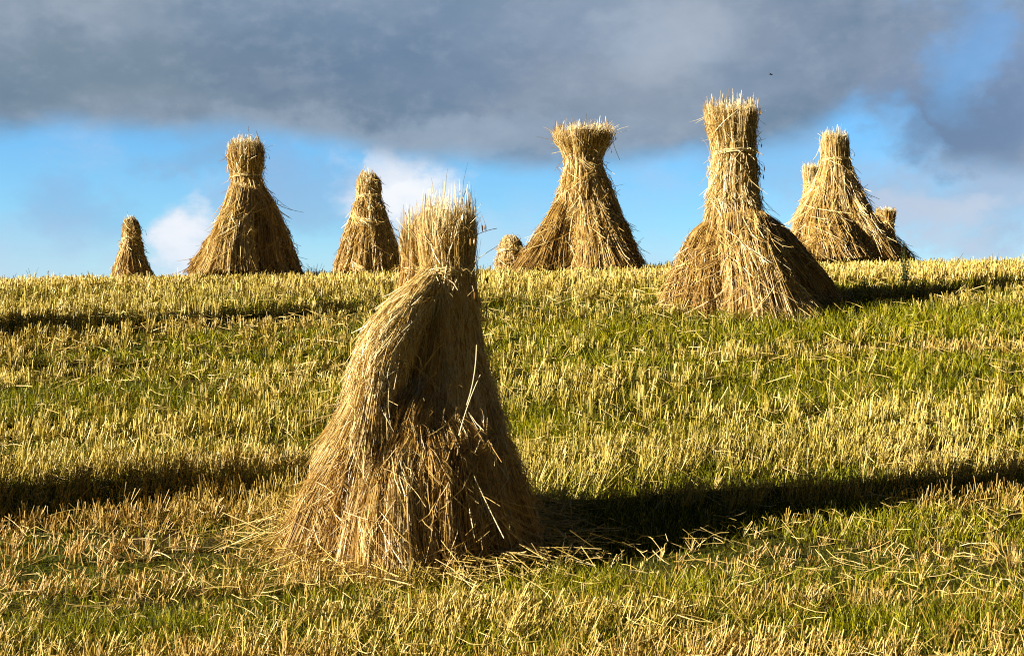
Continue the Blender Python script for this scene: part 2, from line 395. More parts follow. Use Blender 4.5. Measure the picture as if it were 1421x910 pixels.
# the big one in front
stook(8.4, 583, 755,
      [(288, 584, 652), (330, 581, 656), (374, 590, 650), (386, 575, 655), (400, 546, 657), (415, 530, 660), (448, 510, 662), (481, 498, 662), (514, 491, 666), (545, 486, 682), (580, 468, 694), (640, 440, 718), (700, 414, 742), (755, 402, 760)],
      'largest stook, nearest of all, tan straw with a shaggy head above its band', split=590, det=1.15, nring=8, a0=-1.30, seed=3, neckz=378, tones=(.62, .40), ears=26,
      special={'notop': True, 'extra': [
          # crown, neck and right-hand lobe
          {'ctrl': [(621, 301, 34, 0, .95, 0), (620, 325, 37, 0, .95, 0), (620, 362, 31, 0, .95, 0), (621, 380, 29, 0, .95, 0), (627, 420, 33, .03, 1, 0), (629, 480, 34, .05, 1.0, 0), (636, 540, 44, .03, 1.0, 0), (643, 600, 52, -.06, 1.0, 0), (650, 655, 58, -.16, 1.0, 0)],
           'strays': [(614, 300, .0, 617, 252, .0), (600, 310, 0, 594, 262, .02), (640, 300, 0, 648, 262, 0), (655, 330, 0, 690, 318, -.05), (655, 345, 0, 668, 390, -.1), (650, 375, -.1, 690, 345, -.15)],
           'n': 4200, 'tone': .62, 'tip': .12, 'loose': 2, 'ears': 30, 'bind': (620, 378, 31, 0), 'tilt': .012, 'cut': False},
          # left-hand lobe hanging from the neck
          {'ctrl': [(606, 366, 12, -.03, 1, 0), (597, 386, 18, -.06, 1, 0), (576, 414, 27, -.09, 1.1, 0), (554, 448, 33, -.12, 1.1, 0), (538, 484, 35, -.15, 1.1, 0), (528, 520, 34, -.18, 1.1, 0), (523, 548, 30, -.21, 1.1, 0), (519, 578, 40, -.23, 1.1, 0), (512, 615, 54, -.27, 1.0, 0)],
           'n': 3000, 'tone': .66, 'flare': .16, 'tf': .0, 'loose': 2.5, 'bind': (523, 550, 30, -.21), 'rag': .02,
           'strays': [(500, 548, -.2, 430, 514, -.35), (500, 552, -.2, 427, 568, -.3), (498, 556, -.22, 430, 590, -.3), (505, 548, -.2, 438, 560, -.3), (500, 540, -.2, 466, 500, -.25), (502, 555, -.2, 440, 579, -.4), (498, 550, -.2, 452, 572, -.35), (500, 545, -.2, 446, 566, -.2), (575, 352, -.05, 545, 322, -.1), (580, 372, -.1, 548, 335, -.15), (590, 378, -.1, 556, 350, -.12), (490, 640, -.45, 455, 610, -.5)]},
          # front sheaf of the foot, standing proud of the others
          {'ctrl': [(590, 490, 8, .05, 1, 0), (582, 535, 18, -.10, 1, 0), (570, 585, 32, -.25, .9, 0), (558, 640, 48, -.40, .85, 0), (556, 700, 60, -.50, .8, 0), (562, 757, 70, -.58, .75, 0)],
           'n': 2500, 'tone': .56, 'flare': .12, 'cut': True, 'rag': .04,
           'strays': [(540, 640, -.55, 600, 690, -.62), (620, 640, -.5, 665, 685, -.5), (500, 700, -.7, 590, 665, -.6), (600, 600, -.45, 640, 560, -.4), (650, 560, -.35, 663, 480, -.3), (560, 615, -.5, 520, 660, -.62), (640, 600, -.4, 668, 520, -.3), (660, 650, -.5, 700, 730, -.6)]},
          # left flank sheaf
          {'ctrl': [(520, 575, 18, -.12, 1, 0), (498, 620, 34, -.18, .9, 0), (470, 680, 44, -.26, .85, 0), (448, 757, 52, -.34, .8, 0)],
           'n': 1500, 'tone': .50, 'flare': .12, 'cut': True, 'rag': .04},
          # back of the crown
          {'ctrl': [(618, 376, 26, .12, 1, 0), (612, 430, 46, .12, .9, 0), (600, 500, 66, .12, .9, 0), (596, 580, 84, .12, .8, 0), (592, 650, 92, .1, .8, 0)],
           'n': 1800, 'tone': .5, 'rag': .02},
          # second head standing behind on the left
          {'ctrl': [(577, 304, 23, .22, 1, 0), (576, 335, 22, .22, 1, 0), (577, 375, 18, .22, 1, 0), (575, 430, 34, .22, 1, 0), (570, 520, 60, .2, 1, 0), (565, 600, 80, .15, 1, 0)],
           'n': 2000, 'tone': .42, 'tip': .04, 'strays': [(565, 330, .1, 560, 292, .1), (572, 312, .1, 604, 300, .1), (570, 316, .1, 590, 290, .1), (566, 322, .1, 548, 300, .1)], 'bind': (577, 372, 19, .22)},
      ]})
# second, right of centre
stook(15.0, 1040, 425,
      [(149, 981, 1048), (170, 980, 1048), (195, 986, 1048), (212, 991, 1047), (235, 987, 1049), (275, 983, 1053), (299, 981, 1057), (308, 968, 1064), (322, 957, 1074), (350, 944, 1092), (385, 930, 1116), (410, 922, 1138), (425, 916, 1156)],
      'tall stook right of the nearest one, with a thick straight column and wide brown foot', split=300, det=1.3, nring=7, a0=-.35, seed=5, neckz=212, tones=(.60, .36), tip=.12, ears=10, ringtop=.0, special={'extra': [
          {'ctrl': [(1028, 300, 26, -.22, 1, 0), (1030, 325, 38, -.40, .9, 0), (1036, 360, 42, -.58, .8, 0), (1044, 395, 46, -.66, .8, 0), (1050, 427, 54, -.74, .75, 0)], 'n': 2200, 'tone': .5, 'cut': True, 'flare': .12, 'rag': .04},
          {'ctrl': [(1050, 296, 10, .0, 1, 0), (1064, 315, 20, -.05, 1, 0), (1083, 342, 26, -.1, 1, 0), (1106, 375, 30, -.2, .9, 0), (1132, 427, 38, -.25, .8, 0)], 'n': 1400, 'tone': .42, 'cut': True, 'rag': .04},
          {'ctrl': [(1066, 375, 12, -.5, 1, 0), (1078, 398, 22, -.68, .9, 0), (1090, 427, 34, -.82, .7, 0)], 'n': 700, 'tone': .6, 'cut': True, 'flare': .2, 'rag': .04}]})
# centre right on the crest
stook(22.0, 808, 372,
      [(178, 772, 850), (190, 768, 850), (205, 778, 842), (217, 787, 831), (235, 783, 838), (260, 778, 848), (285, 768, 857), (320, 745, 878), (350, 727, 891), (372, 713, 901)],
      'stook on the crest whose head spreads like a brush above a narrow neck', split=285, det=1.3, nring=7, a0=.3, seed=8, neckz=217, tones=(.56, .37), tip=.08, ears=22, ringtop=.06, special={'extra': [
          {'ctrl': [(818, 285, 16, -.3, 1, 0), (822, 310, 24, -.55, .9, 0), (828, 340, 28, -.8, .8, 0), (834, 372, 36, -.98, .75, 0)], 'n': 2200, 'tone': .5, 'cut': True, 'flare': .12, 'rag': .04, 'strays': [(800, 217, -.2, 765, 216, -.2), (850, 195, 0, 860, 222, 0)]},
          {'ctrl': [(786, 282, 12, -.2, 1, 0), (772, 318, 22, -.4, .9, 0), (752, 372, 38, -.7, .8, 0)], 'n': 1500, 'tone': .38, 'cut': True, 'rag': .04}]})
# left on the crest
stook(22.2, 345, 376,
      [(198, 321, 361), (210, 317, 365), (224, 317, 365), (235, 319, 362), (245, 322, 360), (262, 321, 368), (285, 318, 384), (310, 307, 394), (340, 290, 404), (376, 270, 416)],
      'stook on the crest with a dark bushy knob of a head topped by white tips', split=300, det=1.3, nring=6, a0=.1, seed=13, neckz=245, tones=(.50, .33), tip=.20, ears=20, ringtop=.06, special={'extra': [
          {'ctrl': [(340, 262, 14, -.22, 1, 0), (338, 295, 20, -.45, .9, 0), (334, 335, 26, -.75, .8, 0), (332, 376, 36, -.95, .75, 0)], 'n': 2200, 'tone': .55, 'cut': True, 'flare': .12, 'rag': .04},
          {'ctrl': [(322, 310, 12, -.2, 1, 0), (314, 340, 22, -.4, .9, 0), (305, 376, 32, -.55, .8, 0)], 'n': 1400, 'tone': .36, 'cut': True, 'rag': .04}]})
# small ones behind the crest
stook(27.0, 512, 391,
      [(243, 500, 522), (254, 495, 530), (272, 497, 527), (290, 490, 534), (310, 484, 541), (330, 476, 548), (365, 466, 558)],
      'small stook behind the crest, close to the left of the nearest stook', split=315, det=1.1, nring=6, a0=.4, seed=21, neckz=273, tones=(.56, .50), ears=8)
stook(30.0, 184, 436,
      [(304, 173, 189), (316, 171, 194), (331, 171, 195), (350, 165, 199), (377, 156, 210)],
      'smallest stook with its whole neck showing, alone at the far end of the crest', split=345, det=1.0, nring=6, a0=.9, seed=25, neckz=331, tones=(.52, .48), ears=5)
stook(34.0, 708, 455,
      [(328, 700, 716), (336, 696, 722), (345, 693, 725), (360, 689, 730)],
      'round stook top barely peeping over the crest beside the brush-headed stook', split=358, det=.9, nring=6, a0=.2, seed=29, neckz=347, tones=(.55, .48), ears=4, tip=.04)
# cluster on the right
stook(25.3, 1174, 365,
      [(188, 1142, 1174), (205, 1141, 1177), (222, 1142, 1177), (240, 1135, 1183), (265, 1125, 1194), (300, 1108, 1214), (330, 1098, 1236), (356, 1091, 1256)],
      'broad cone-shaped stook at the right end, with a slim upright head', split=290, det=1.3, nring=7, a0=-.2, seed=33, neckz=222, tones=(.60, .38), ears=8, ringtop=.04, special={'extra': [
          {'ctrl': [(1140, 290, 16, -.3, 1, 0), (1140, 315, 28, -.6, .9, 0), (1142, 340, 34, -.85, .8, 0), (1146, 366, 40, -.98, .75, 0)], 'n': 2000, 'tone': .44, 'cut': True, 'flare': .12, 'rag': .04},
          {'ctrl': [(1172, 268, 9, -.22, 1, 0), (1184, 305, 18, -.5, .9, 0), (1202, 366, 32, -.78, .75, 0)], 'n': 1500, 'tone': .52, 'cut': True, 'flare': .12, 'rag': .04}]})
stook(27.7, 1131, 380,
      [(232, 1115, 1143), (245, 1115, 1143), (256, 1117, 1142), (280, 1112, 1150), (310, 1100, 1166), (345, 1088, 1180)],
      'stook mostly hidden behind the broad cone-shaped one, pale head at its left shoulder', split=300, det=1.0, nring=6, a0=.5, seed=37, neckz=257, tones=(.64, .5), ears=2, tip=.14)
stook(30.5, 1229, 400,
      [(291, 1217, 1242), (300, 1217, 1242), (308, 1220, 1240), (325, 1217, 1240), (355, 1208, 1249)],
      'stook half hidden behind the broad cone-shaped one, dark head at its right foot', split=330, det=1.0, nring=6, a0=.7, seed=41, neckz=309, tones=(.46, .42), ears=4)
# neighbours outside the frame whose shadows cross it
def shadow_stook(D, x, seed, label, tall=1.0, wide=1.0):
    cx = x / D * F + 710.5; s = D / F; y0 = HZ - float(ground(x, D)) / s
    u = tall / s
    k = u * wide
    sil = [(y0 - 1.95 * u, cx - .14 * k, cx + .14 * k), (y0 - 1.55 * u, cx - .13 * k, cx + .13 * k), (y0 - 1.1 * u, cx - .32 * k, cx + .32 * k), (y0 - .6 * u, cx - .5 * k, cx + .5 * k), (y0, cx - .75 * k, cx + .75 * k)]
    stook(D, cx, y0, sil, label, split=y0 - .9 * u, det=.5, nring=6, a0=.4, seed=seed, neckz=y0 - 1.55 * u)
shadow_stook(8.72, -4.75, 51, 'stook beyond the left edge that throws the long lower shadow across the stubble')
shadow_stook(13.8, -5.5, 57, 'stook beyond the left edge that throws the thin upper shadow near the crest', 1.2, .6)

# ---------------------------------------------------------------- stubble, grass, loose straw
S_xy = [(o.location.x, o.location.y) for o in scene.objects if o.name.startswith('stook')]
def wx(y, m=1.6):  # half width of the strip to plant at a distance
    return y * .339 + m
def scatter(dens_fn, y0, y1, cell=1.0):
    xs = []; ys = []
    y = y0
    while y < y1:
        w = wx(y + .5); n = rng.poisson(dens_fn(y + .5) * 2 * w * .5)
        xs.append(rng.uniform(-w, w, n)); ys.append(rng.uniform(y, y + .5, n)); y += .5
    return np.concatenate(xs), np.concatenate(ys)
def blob(x, y, cx_, cy_, rx, ry):
    return np.exp(-((x - cx_) / rx) ** 2 - ((y - cy_) / ry) ** 2)
def green_map(x, y):
    """0 = dry dense stubble, 1 = lush green"""
    yy = y - .05 * x
    g = .39 + 1.45 * (fbm(x * .28 + 3, yy * 1.1 + 1) - .5) + .9 * (fbm(x * 1.1, yy * 2.4 + 40) - .5)
    g = g + .45 * np.exp(-((yy - 11.6) / .8) ** 2) * (1 - sstep(2.0, 4.5, x)) - .10 * np.exp(-((yy - 10.2) / .5) ** 2)
    g = g + .42 * np.exp(-((yy - 13.6) / .9) ** 2) * sstep(-.5, 1.5, x)
    g = g - .30 * sstep(16, 20, yy) - .22 * np.exp(-((yy - 15.2) / .7) ** 2)
    g = g - .55 * np.exp(-((yy - 8.3) / .75) ** 2) * (1 - sstep(-1.2, 0, x)) - .5 * blob(x, y, 1.6, 8.0, 1.2, .35)
    g = g + .35 * blob(x, y, 2.45, 8.55, .45, .25) + .4 * blob(x, y, .6, 8.25, .5, .22) + .6 * blob(x, y, 1.75, 6.75, .9, .28) + .45 * blob(x, y, .2, 7.3, .6, .22) + .25 * blob(x, y, -1.9, 6.7, .8, .3)
    return np.clip(g, 0, 1)
def band_map(x, y):
    return (.55 * fbm(x * .13 + 60, (y - .05 * x) * 1.9) + .45 * fbm(x * .6 + 60, (y - .05 * x) * 3.2))
def tan_map(x, y):
    yy = y - .05 * x
    return np.clip(.12 + 1.3 * (fbm(x * .5 + 20, yy * 1.2 + 70) - .5) + .85 * np.exp(-((yy - 7.9) / .9) ** 2) * (1 - sstep(-1.3, .2, x)) + .8 * blob(x, y, 1.7, 7.95, 1.0, .35) + .3 * np.exp(-((yy - 9.0) / .5) ** 2) * sstep(1, 3, x), 0, 1)
def clear(x, y, r=.55):
    k = np.ones(len(x), bool)
    for a, b in S_xy: k &= (x - a) ** 2 + (y - b) ** 2 > r * r
    return k
def stubble(y0, y1, dens, sides_k, rad):
    # plants: clumps of several stalks standing in drill rows
    x, y = scatter(dens, y0, y1)
    yy = y - .05 * x
    row = .16
    yr = np.round(yy / row) * row + rng.normal(0, .022, len(x)); sel = rng.random(len(x)) < .8
    y = np.where(sel, yr + .05 * x, y)
    g = green_map(x, y)
    keep = (rng.random(len(x)) > np.clip(g * 1.15 - .2, 0, .86)) & clear(x, y)
    keep &= rng.random(len(x)) < .14 + .95 * sstep(.38, .58, band_map(x, y))
    x, y, g = x[keep], y[keep], g[keep]
    k = rng.integers(2, 11, len(x)); idx = np.repeat(np.arange(len(x)), k); n = len(idx)
    hx = rng.normal(0, .012, n); hy = rng.normal(0, .010, n)
    X = x[idx] + hx; Yy = y[idx] + hy
    hpl = rng.normal(.125, .02, len(x)) * (.82 + .5 * fbm(x * .6, y * .9 + 30))
    H = hpl[idx] * rng.normal(1, .16, n) * (.68 + .5 * sstep(.38, .60, band_map(x, y))[idx]) * (1 - .15 * sstep(10, 13, Yy))
    nearf = (1 - sstep(7.5, 11, Yy)); H = H * (1 - .18 * nearf)
    leanx = .10 + .5 * (fbm(x * .9 + 7, y * 1.3) - .5)[idx] + rng.normal(0, .14, n) * (1 + 1.3 * nearf) + .12 * nearf + hx * 5
    leany = -.05 + rng.normal(0, .13, n) + hy * 4
    fallen = rng.random(n) < .06 + .08 * nearf
    leanx = np.where(fallen, rng.normal(0, 1.2, n), leanx)
    z0 = ground(X, Yy)
    K = sides_k; u = np.linspace(0, 1, K)[None, :]
    L = H / np.sqrt(1 + leanx ** 2 * .6)
    P = np.stack([X[:, None] + (leanx * L)[:, None] * u, Yy[:, None] + (leany * L)[:, None] * u, z0[:, None] - .01 + L[:, None] * u], -1)
    if K > 2: P[:, 1:-1] += rng.normal(0, .004, (n, K - 2, 3))
    warm = fbm(x * .5 + 80, (y - .05 * x) * 1.0)[idx]
    tan_ = np.clip(tan_map(x, y)[idx] + .34 * (1 - sstep(7.5, 10, y[idx])) + rng.normal(0, .15, n), 0, 1)
    tv = np.clip(.55 - .30 * g[idx] + .5 * (warm - .5) + rng.normal(0, .17, n), 0, 1)
    rd = rad * rng.uniform(.7, 1.4, n)[:, None] * np.ones((1, K))
    return tubes(P, rd, np.stack([tv, tan_, tv], -1))
sp = []
sp.append(stubble(4.5, 10.5, lambda y: 290, 3, .0018))
sp.append(stubble(10.5, 16, lambda y: 200, 2, .0026))
sp.append(stubble(16, 29, lambda y: 145, 2, .0040))
V, Q, T, M = merge(sp)
link('stubble', new_mesh('stubble', V, Q, T, (M_stub,)), kind='stuff', label='cut golden stubble standing in rows across the slope', category='stubble')

def litter(n, y0, y1, rad, lmin, lmax, lift=.05):
    y = rng.uniform(y0, y1, n); x = rng.uniform(-1, 1, n) * wx(y)
    g = green_map(x, y); k = (rng.random(n) > g * .7) & clear(x, y, .5); x, y, g = x[k], y[k], g[k]; n = len(x)
    a = rng.normal(0, .9, n) + (rng.random(n) < .5) * math.pi; L = rng.uniform(lmin, lmax, n)
    K = 4; u = np.linspace(-.5, .5, K)[None, :]
    X = x[:, None] + np.cos(a)[:, None] * L[:, None] * u; Yy = y[:, None] + np.sin(a)[:, None] * L[:, None] * u
    bow = rng.normal(0, .03, n)[:, None] * (u * u * 4)
    g0_ = ground(X[:, 0], Yy[:, 0])[:, None]; g1_ = ground(X[:, -1], Yy[:, -1])[:, None]
    z = g0_ * (.5 - u) + g1_ * (.5 + u) + rng.uniform(.02, lift * 2, n)[:, None] + .3 * bow + rng.normal(0, .28, n)[:, None] * L[:, None] * u
    P = np.stack([X, Yy + bow, z], -1)
    tv = np.clip(rng.normal(.66, .16, n), 0, 1)
    return tubes(P, rad * rng.uniform(.7, 1.3, n)[:, None] * np.ones((1, K)), np.stack([tv] * 3, -1))
lt = [litter(5500, 4.5, 11, .0016, .05, .2), litter(5000, 11, 17, .0024, .08, .25), litter(3500, 17, 26, .0034, .1, .3)]
# spilled straw round the feet of the stooks
for (a, b) in S_xy:
    n = 1800 if b < 10 else 500
    th = rng.random(n) * 6.28; rr_ = np.abs(rng.normal(.76, .15, n))
    x = a + rr_ * np.cos(th); y = b + rr_ * np.sin(th)
    L = rng.uniform(.08, .3, n); al = th + rng.normal(0, .7, n); K = 3; u = np.linspace(-.5, .5, K)[None, :]
    X = x[:, None] + np.cos(al)[:, None] * L[:, None] * u; Yy = y[:, None] + np.sin(al)[:, None] * L[:, None] * u
    z = ground(X, Yy) + rng.uniform(.02, .12, n)[:, None] + rng.normal(-.15, .3, n)[:, None] * L[:, None] * u
    lt.append(tubes(np.stack([X, Yy, z], -1), np.full((n, K), .0019 * max(1, b / 10)), np.stack([rng.uniform(.3, .9, n)] * 3, -1)))
V, Q, T, M = merge(lt)
link('loose_straw', new_mesh('loose_straw', V, Q, T, (M_stub,)), kind='stuff', label='loose straw scattered over the stubble', category='straw')

def grass(y0, y1, dens, wid, K=3):
    x, y = scatter(dens, y0, y1)
    g = green_map(x, y)
    k = rng.random(len(x)) < .30 + .75 * g; k &= clear(x, y, .5)
    x, y, g = x[k], y[k], g[k]; n = len(x)
    H = rng.uniform(.035, .09, n) * (.6 + .95 * g) * (.7 + .7 * fbm(x * 1.5, y * 2 + 11))
    a = rng.random(n) * 6.28; b = rng.uniform(.1, .9, n) * H
    u = np.linspace(0, 1, K)[None, :]
    P = np.stack([x[:, None] + (np.cos(a) * b)[:, None] * u ** 1.8, y[:, None] + (np.sin(a) * b)[:, None] * u ** 1.8, ground(x, y)[:, None] - .005 + H[:, None] * u], -1)
    w = wid * rng.uniform(.6, 1.4, n)[:, None] * (1 - u ** 2 * .85)
    tv = np.clip(.30 + .22 * g + rng.normal(0, .22, n) + .5 * (fbm(x * .8 + 5, y * 1.2) - .5), 0, 1)
    return ribbons(P, w, np.stack([tv] * 3, -1))
gr = [grass(4.5, 8.5, lambda y: 2600, .0022, 4), grass(8.5, 12, lambda y: 2000, .0030), grass(12, 17, lambda y: 1100, .0044), grass(17, 28, lambda y: 420, .0075)]
V, Q, T, M = merge(gr)
link('grass', new_mesh('grass', V, Q, T, (M_grass,)), kind='stuff', label='short green grass growing between the cut stalks', category='grass')

# ---------------------------------------------------------------- weeds on the crest and one in the shadow
def weed(x_, y_, D, h, n, label, seed, spread=.5, col=None):
    r = np.random.default_rng(seed)
    X0 = (x_ - 710.5) * D / F; z = float(ground(X0, D))
    e = bpy.data.objects.new('weed', None); COL.objects.link(e); e.location = (X0, D, z)
    e['label'] = label; e['category'] = 'weed'; e['group'] = 'wild plants standing above the stubble'
    K = 5; u = np.linspace(0, 1, K)[None, :]
    a = r.random(n) * 6.28; L = h * r.uniform(.6, 1.05, n); sp_ = r.uniform(.05, spread, n) * L
    P = np.stack([(np.cos(a) * sp_)[:, None] * u ** 1.4, (np.sin(a) * sp_)[:, None] * u ** 1.4, L[:, None] * u], -1) + r.normal(0, .004, (n, K, 3))
    V, Q, T, M = merge([tubes(P, .004 * (1.1 - u * .7) * np.ones((n, 1)), np.stack([r.random(n)] * 3, -1))])
    link('stem', new_mesh('stem', V, Q, T, (M_weed,)), e)
    m = n * 14; i = r.integers(0, n, m); t = r.uniform(.2, 1, m)
    tt = t * (K - 1); i0 = np.minimum(tt.astype(int), K - 2); f = (tt - i0)[:, None]
    p = P[i, i0] * (1 - f) + P[i, i0 + 1] * f
    d = np.stack([r.normal(0, 1, m), r.normal(0, 1, m), r.normal(.5, .5, m)], -1); d /= np.linalg.norm(d, axis=1, keepdims=True)
    ll = (h * r.uniform(.08, .2, m) * (1.2 - t))[:, None]
    LP = np.stack([p, p + d * ll * .5, p + d * ll - np.array([0, 0, .2]) * ll], 1)
    V, Q, T = ribbons(LP, np.array([.2, 1, .1])[None, :] * (ll * .22), np.stack([r.random(m)] * 3, -1))
    link('foliage', new_mesh('foliage', V, Q, T, (M_weed,)), e)
weed(438, 368, 22.8, .30, 14, 'dark bushy weed on the crest between the knob-headed stook and the next small stook', 3, .8)
weed(45, 380, 22.9, .32, 5, 'thin dark weed on the crest at the far end, past the smallest stook', 4, .35)
weed(1257, 408, 15.9, .48, 12, 'tall dark weed standing at the edge of the shadow of the tall stook', 6, .22)
weed(925, 366, 22.5, .26, 5, 'low weed on the crest between the brush-headed stook and the tall one', 8, .5)

# ---------------------------------------------------------------- the bird, high up and far off
def bird():
    D = 85.0; p = px(1070, 104, D)
    m, nt, b, out = mat('dark_plumage')
    no = nt.nodes.new('ShaderNodeTexNoise'); no.inputs['Scale'].default_value = 30
    r = ramp(nt, [(.3, (.012, .011, .012)), (.7, (.04, .035, .03))]); nt.links.new(no.outputs['Fac'], r.inputs[0]); nt.links.new(r.outputs[0], b.inputs['Base Color'])
    K = 9; u = np.linspace(0, 1, K)
    prof = np.array([.002, .012, .02, .019, .026, .03, .026, .016, .004])
    P = np.stack([-.11 + .22 * u, np.zeros(K), .01 * np.sin(u * 3)], -1)[None]
    V, Q, T = tubes(P, prof[None], np.full((1, 3), .5), 8)
    body = link('bird', new_mesh('bird', V, Q, T, (m,), smooth=True), label='tiny dark bird in flight under the grey cloud', category='bird')
    for s in (-1, 1):
        n = 7; w = np.linspace(0, 1, n)
        ch = np.array([.05, .055, .052, .045, .034, .02, .004])
        xc = .01 - .05 * w ** 1.6; yc = s * (.02 + .17 * w); zc = .015 + .05 * np.sin(w * 2.2)
        top = [];
        for k in range(n):
            for (dx, dz) in ((-ch[k], 0), (0, .006), (ch[k], 0), (0, -.004)):
                top.append((xc[k] + dx, yc[k], zc[k] + dz * (1.2 - w[k])))
        Q = [(4 * k + j, 4 * k + (j + 1) % 4, 4 * k + 4 + (j + 1) % 4, 4 * k + 4 + j) for k in range(n - 1) for j in range(4)]
        link('wing', new_mesh('wing', np.array(top), np.array(Q), None, (m,)), body)
    tl = np.array([(-.10, -.008, .0), (-.10, .008, .0), (-.17, .03, .0), (-.17, -.03, .0), (-.10, -.008, .004), (-.10, .008, .004), (-.17, .03, .004), (-.17, -.03, .004)])
    link('tail', new_mesh('tail', tl, np.array([(0, 1, 2, 3), (7, 6, 5, 4), (0, 4, 5, 1), (1, 5, 6, 2), (2, 6, 7, 3), (3, 7, 4, 0)]), None, (m,)), body)
    body.location = p; body.rotation_euler = (R(20), R(-5), R(25))
bird()

# ---------------------------------------------------------------- light
AZ = R(15); EL = R(18.5)                       # light travels to +x, a little away from the camera
from mathutils import Vector
d = Vector((math.cos(AZ) * math.cos(EL), math.sin(AZ) * math.cos(EL), -math.sin(EL)))
sun = bpy.data.lights.new('sun', 'SUN'); sun.energy = 5.0; sun.angle = R(.5); sun.color = (1, .87, .66)
so = bpy.data.objects.new('sun', sun); so.rotation_euler = d.to_track_quat('-Z', 'Y').to_euler(); so.location = (-20, -5, 10); COL.objects.link(so)

# ---------------------------------------------------------------- sky with procedural clouds, laid out by compass direction
w = bpy.data.worlds.new('World'); scene.world = w; w.use_nodes = True
nt = w.node_tree; N = nt.nodes; L = nt.links
bg = N['Background']; bg.inputs['Strength'].default_value = .1
def node(t, **k):
    n = N.new(t)
    for a, b in k.items(): setattr(n, a, b)
    return n
def M2(op, a, b=None, c=None, clamp=False):
    n = node('ShaderNodeMath', operation=op, use_clamp=clamp)
    for i_, v in enumerate((a, b, c)):
        if v is None: continue
        if isinstance(v, (int, float)): n.inputs[i_].default_value = v
        else: L.new(v, n.inputs[i_])
    return n.outputs[0]
def rng_map(v, a, b, c=0., e=1.):
    n = node('ShaderNodeMapRange', interpolation_type='SMOOTHSTEP'); L.new(v, n.inputs[0])
    for k, q in zip((1, 2, 3, 4), (a, b, c, e)): n.inputs[k].default_value = q
    return n.outputs[0]
def mixc(f, a, b):
    n = node('ShaderNodeMix', data_type='RGBA')
    if isinstance(f, (int, float)): n.inputs[0].default_value = f
    else: L.new(f, n.inputs[0])
    for s_, v in ((6, a), (7, b)):
        if isinstance(v, tuple): n.inputs[s_].default_value = (*v, 1)
        else: L.new(v, n.inputs[s_])
    return n.outputs[2]
tc = node('ShaderNodeTexCoord'); sep = node('ShaderNodeSeparateXYZ'); L.new(tc.outputs['Generated'], sep.inputs[0])
U = M2('ARCTAN2', sep.outputs[0], sep.outputs[1]); Vv = M2('ARCSINE', sep.outputs[2])
uv = node('ShaderNodeCombineXYZ'); L.new(U, uv.inputs[0]); L.new(Vv, uv.inputs[1])
def noise(sx, sy, off, detail=6, rough=.55, dist=0.):
    mp = node('ShaderNodeMapping'); mp.inputs['Scale'].default_value = (sx, sy, 1); mp.inputs['Location'].default_value = (off, off * .37, off * 1.9)
    L.new(uv.outputs[0], mp.inputs[0])
    n = node('ShaderNodeTexNoise'); n.inputs['Scale'].default_value = 1; n.inputs['Detail'].default_value = detail; n.inputs['Roughness'].default_value = rough; n.inputs['Distortion'].default_value = dist
    L.new(mp.outputs[0], n.inputs['Vector']); return n.outputs['Fac']
nA = noise(9, 16, 3.1); nB = noise(24, 40, 8.7, 5); nC = noise(5, 9, 1.7, 4, .5); nD = noise(14, 22, 12.2, 7, .6, .4)
def uu(x): return math.atan((x - 710.5) / F)
def vv(y): return math.atan((HZ - y) / F)
wA = noise(16, 22, 21.3, 6, .6); wB = noise(16, 22, 33.9, 6, .6); wC = noise(6, 8, 5.5, 3, .5)
UW = M2('ADD', M2('ADD', U, M2('MULTIPLY', M2('SUBTRACT', wA, .5), .11)), M2('MULTIPLY', M2('SUBTRACT', wC, .5), .06))
VW = M2('ADD', Vv, M2('MULTIPLY', M2('SUBTRACT', wB, .5), .075))
def puff(x, y, rx, ry, nz=None, amt=.8, soft=1.25):
    """soft elliptical mask in sky direction space, roughened by noise"""
    a = M2('DIVIDE', M2('SUBTRACT', UW, uu(x)), rx / F); b = M2('DIVIDE', M2('SUBTRACT', VW, vv(y)), ry / F)
    q = M2('ADD', M2('MULTIPLY', a, a), M2('MULTIPLY', b, b))
    if nz is not None: q = M2('ADD', q, M2('MULTIPLY', M2('SUBTRACT', nz, .5), -amt * 4))
    return rng_map(q, -.3, 1.8 * soft, 1, 0)
# lower edge of the cloud bank, photo row against column
edge = [(0, 190), (110, 186), (190, 205), (330, 196), (430, 208), (600, 222), (720, 226), (860, 222), (960, 210), (1050, 205), (1120, 190), (1190, 168), (1225, 200), (1275, 240), (1421, 245)]
er = node('ShaderNodeValToRGB'); er.color_ramp.interpolation = 'CARDINAL'
el = er.color_ramp.elements
ev = lambda y: (HZ - y) / F / .3
tpos = lambda x: (uu(x) - uu(-300)) / (uu(1721) - uu(-300))
el[0].position = tpos(edge[0][0]); el[0].color = (ev(edge[0][1]),) * 3 + (1,)
el[1].position = tpos(edge[-1][0]); el[1].color = (ev(edge[-1][1]),) * 3 + (1,)
for x_, y_ in edge[1:-1]:
    e_ = el.new(tpos(x_)); e_.color = (ev(y_),) * 3 + (1,)
tt_ = node('ShaderNodeMapRange'); L.new(U, tt_.inputs[0]); tt_.inputs[1].default_value = uu(-300); tt_.inputs[2].default_value = uu(1721)
L.new(tt_.outputs[0], er.inputs[0])
E = M2('MULTIPLY', er.outputs[0], .3)
dist = M2('SUBTRACT', Vv, E)                                     # >0 inside the bank
dist = M2('ADD', dist, M2('MULTIPLY', M2('SUBTRACT', nA, .5), .035))
dist = M2('ADD', dist, M2('MULTIPLY', M2('SUBTRACT', nB, .5), .010))
bank = rng_map(dist, -.012, .012)
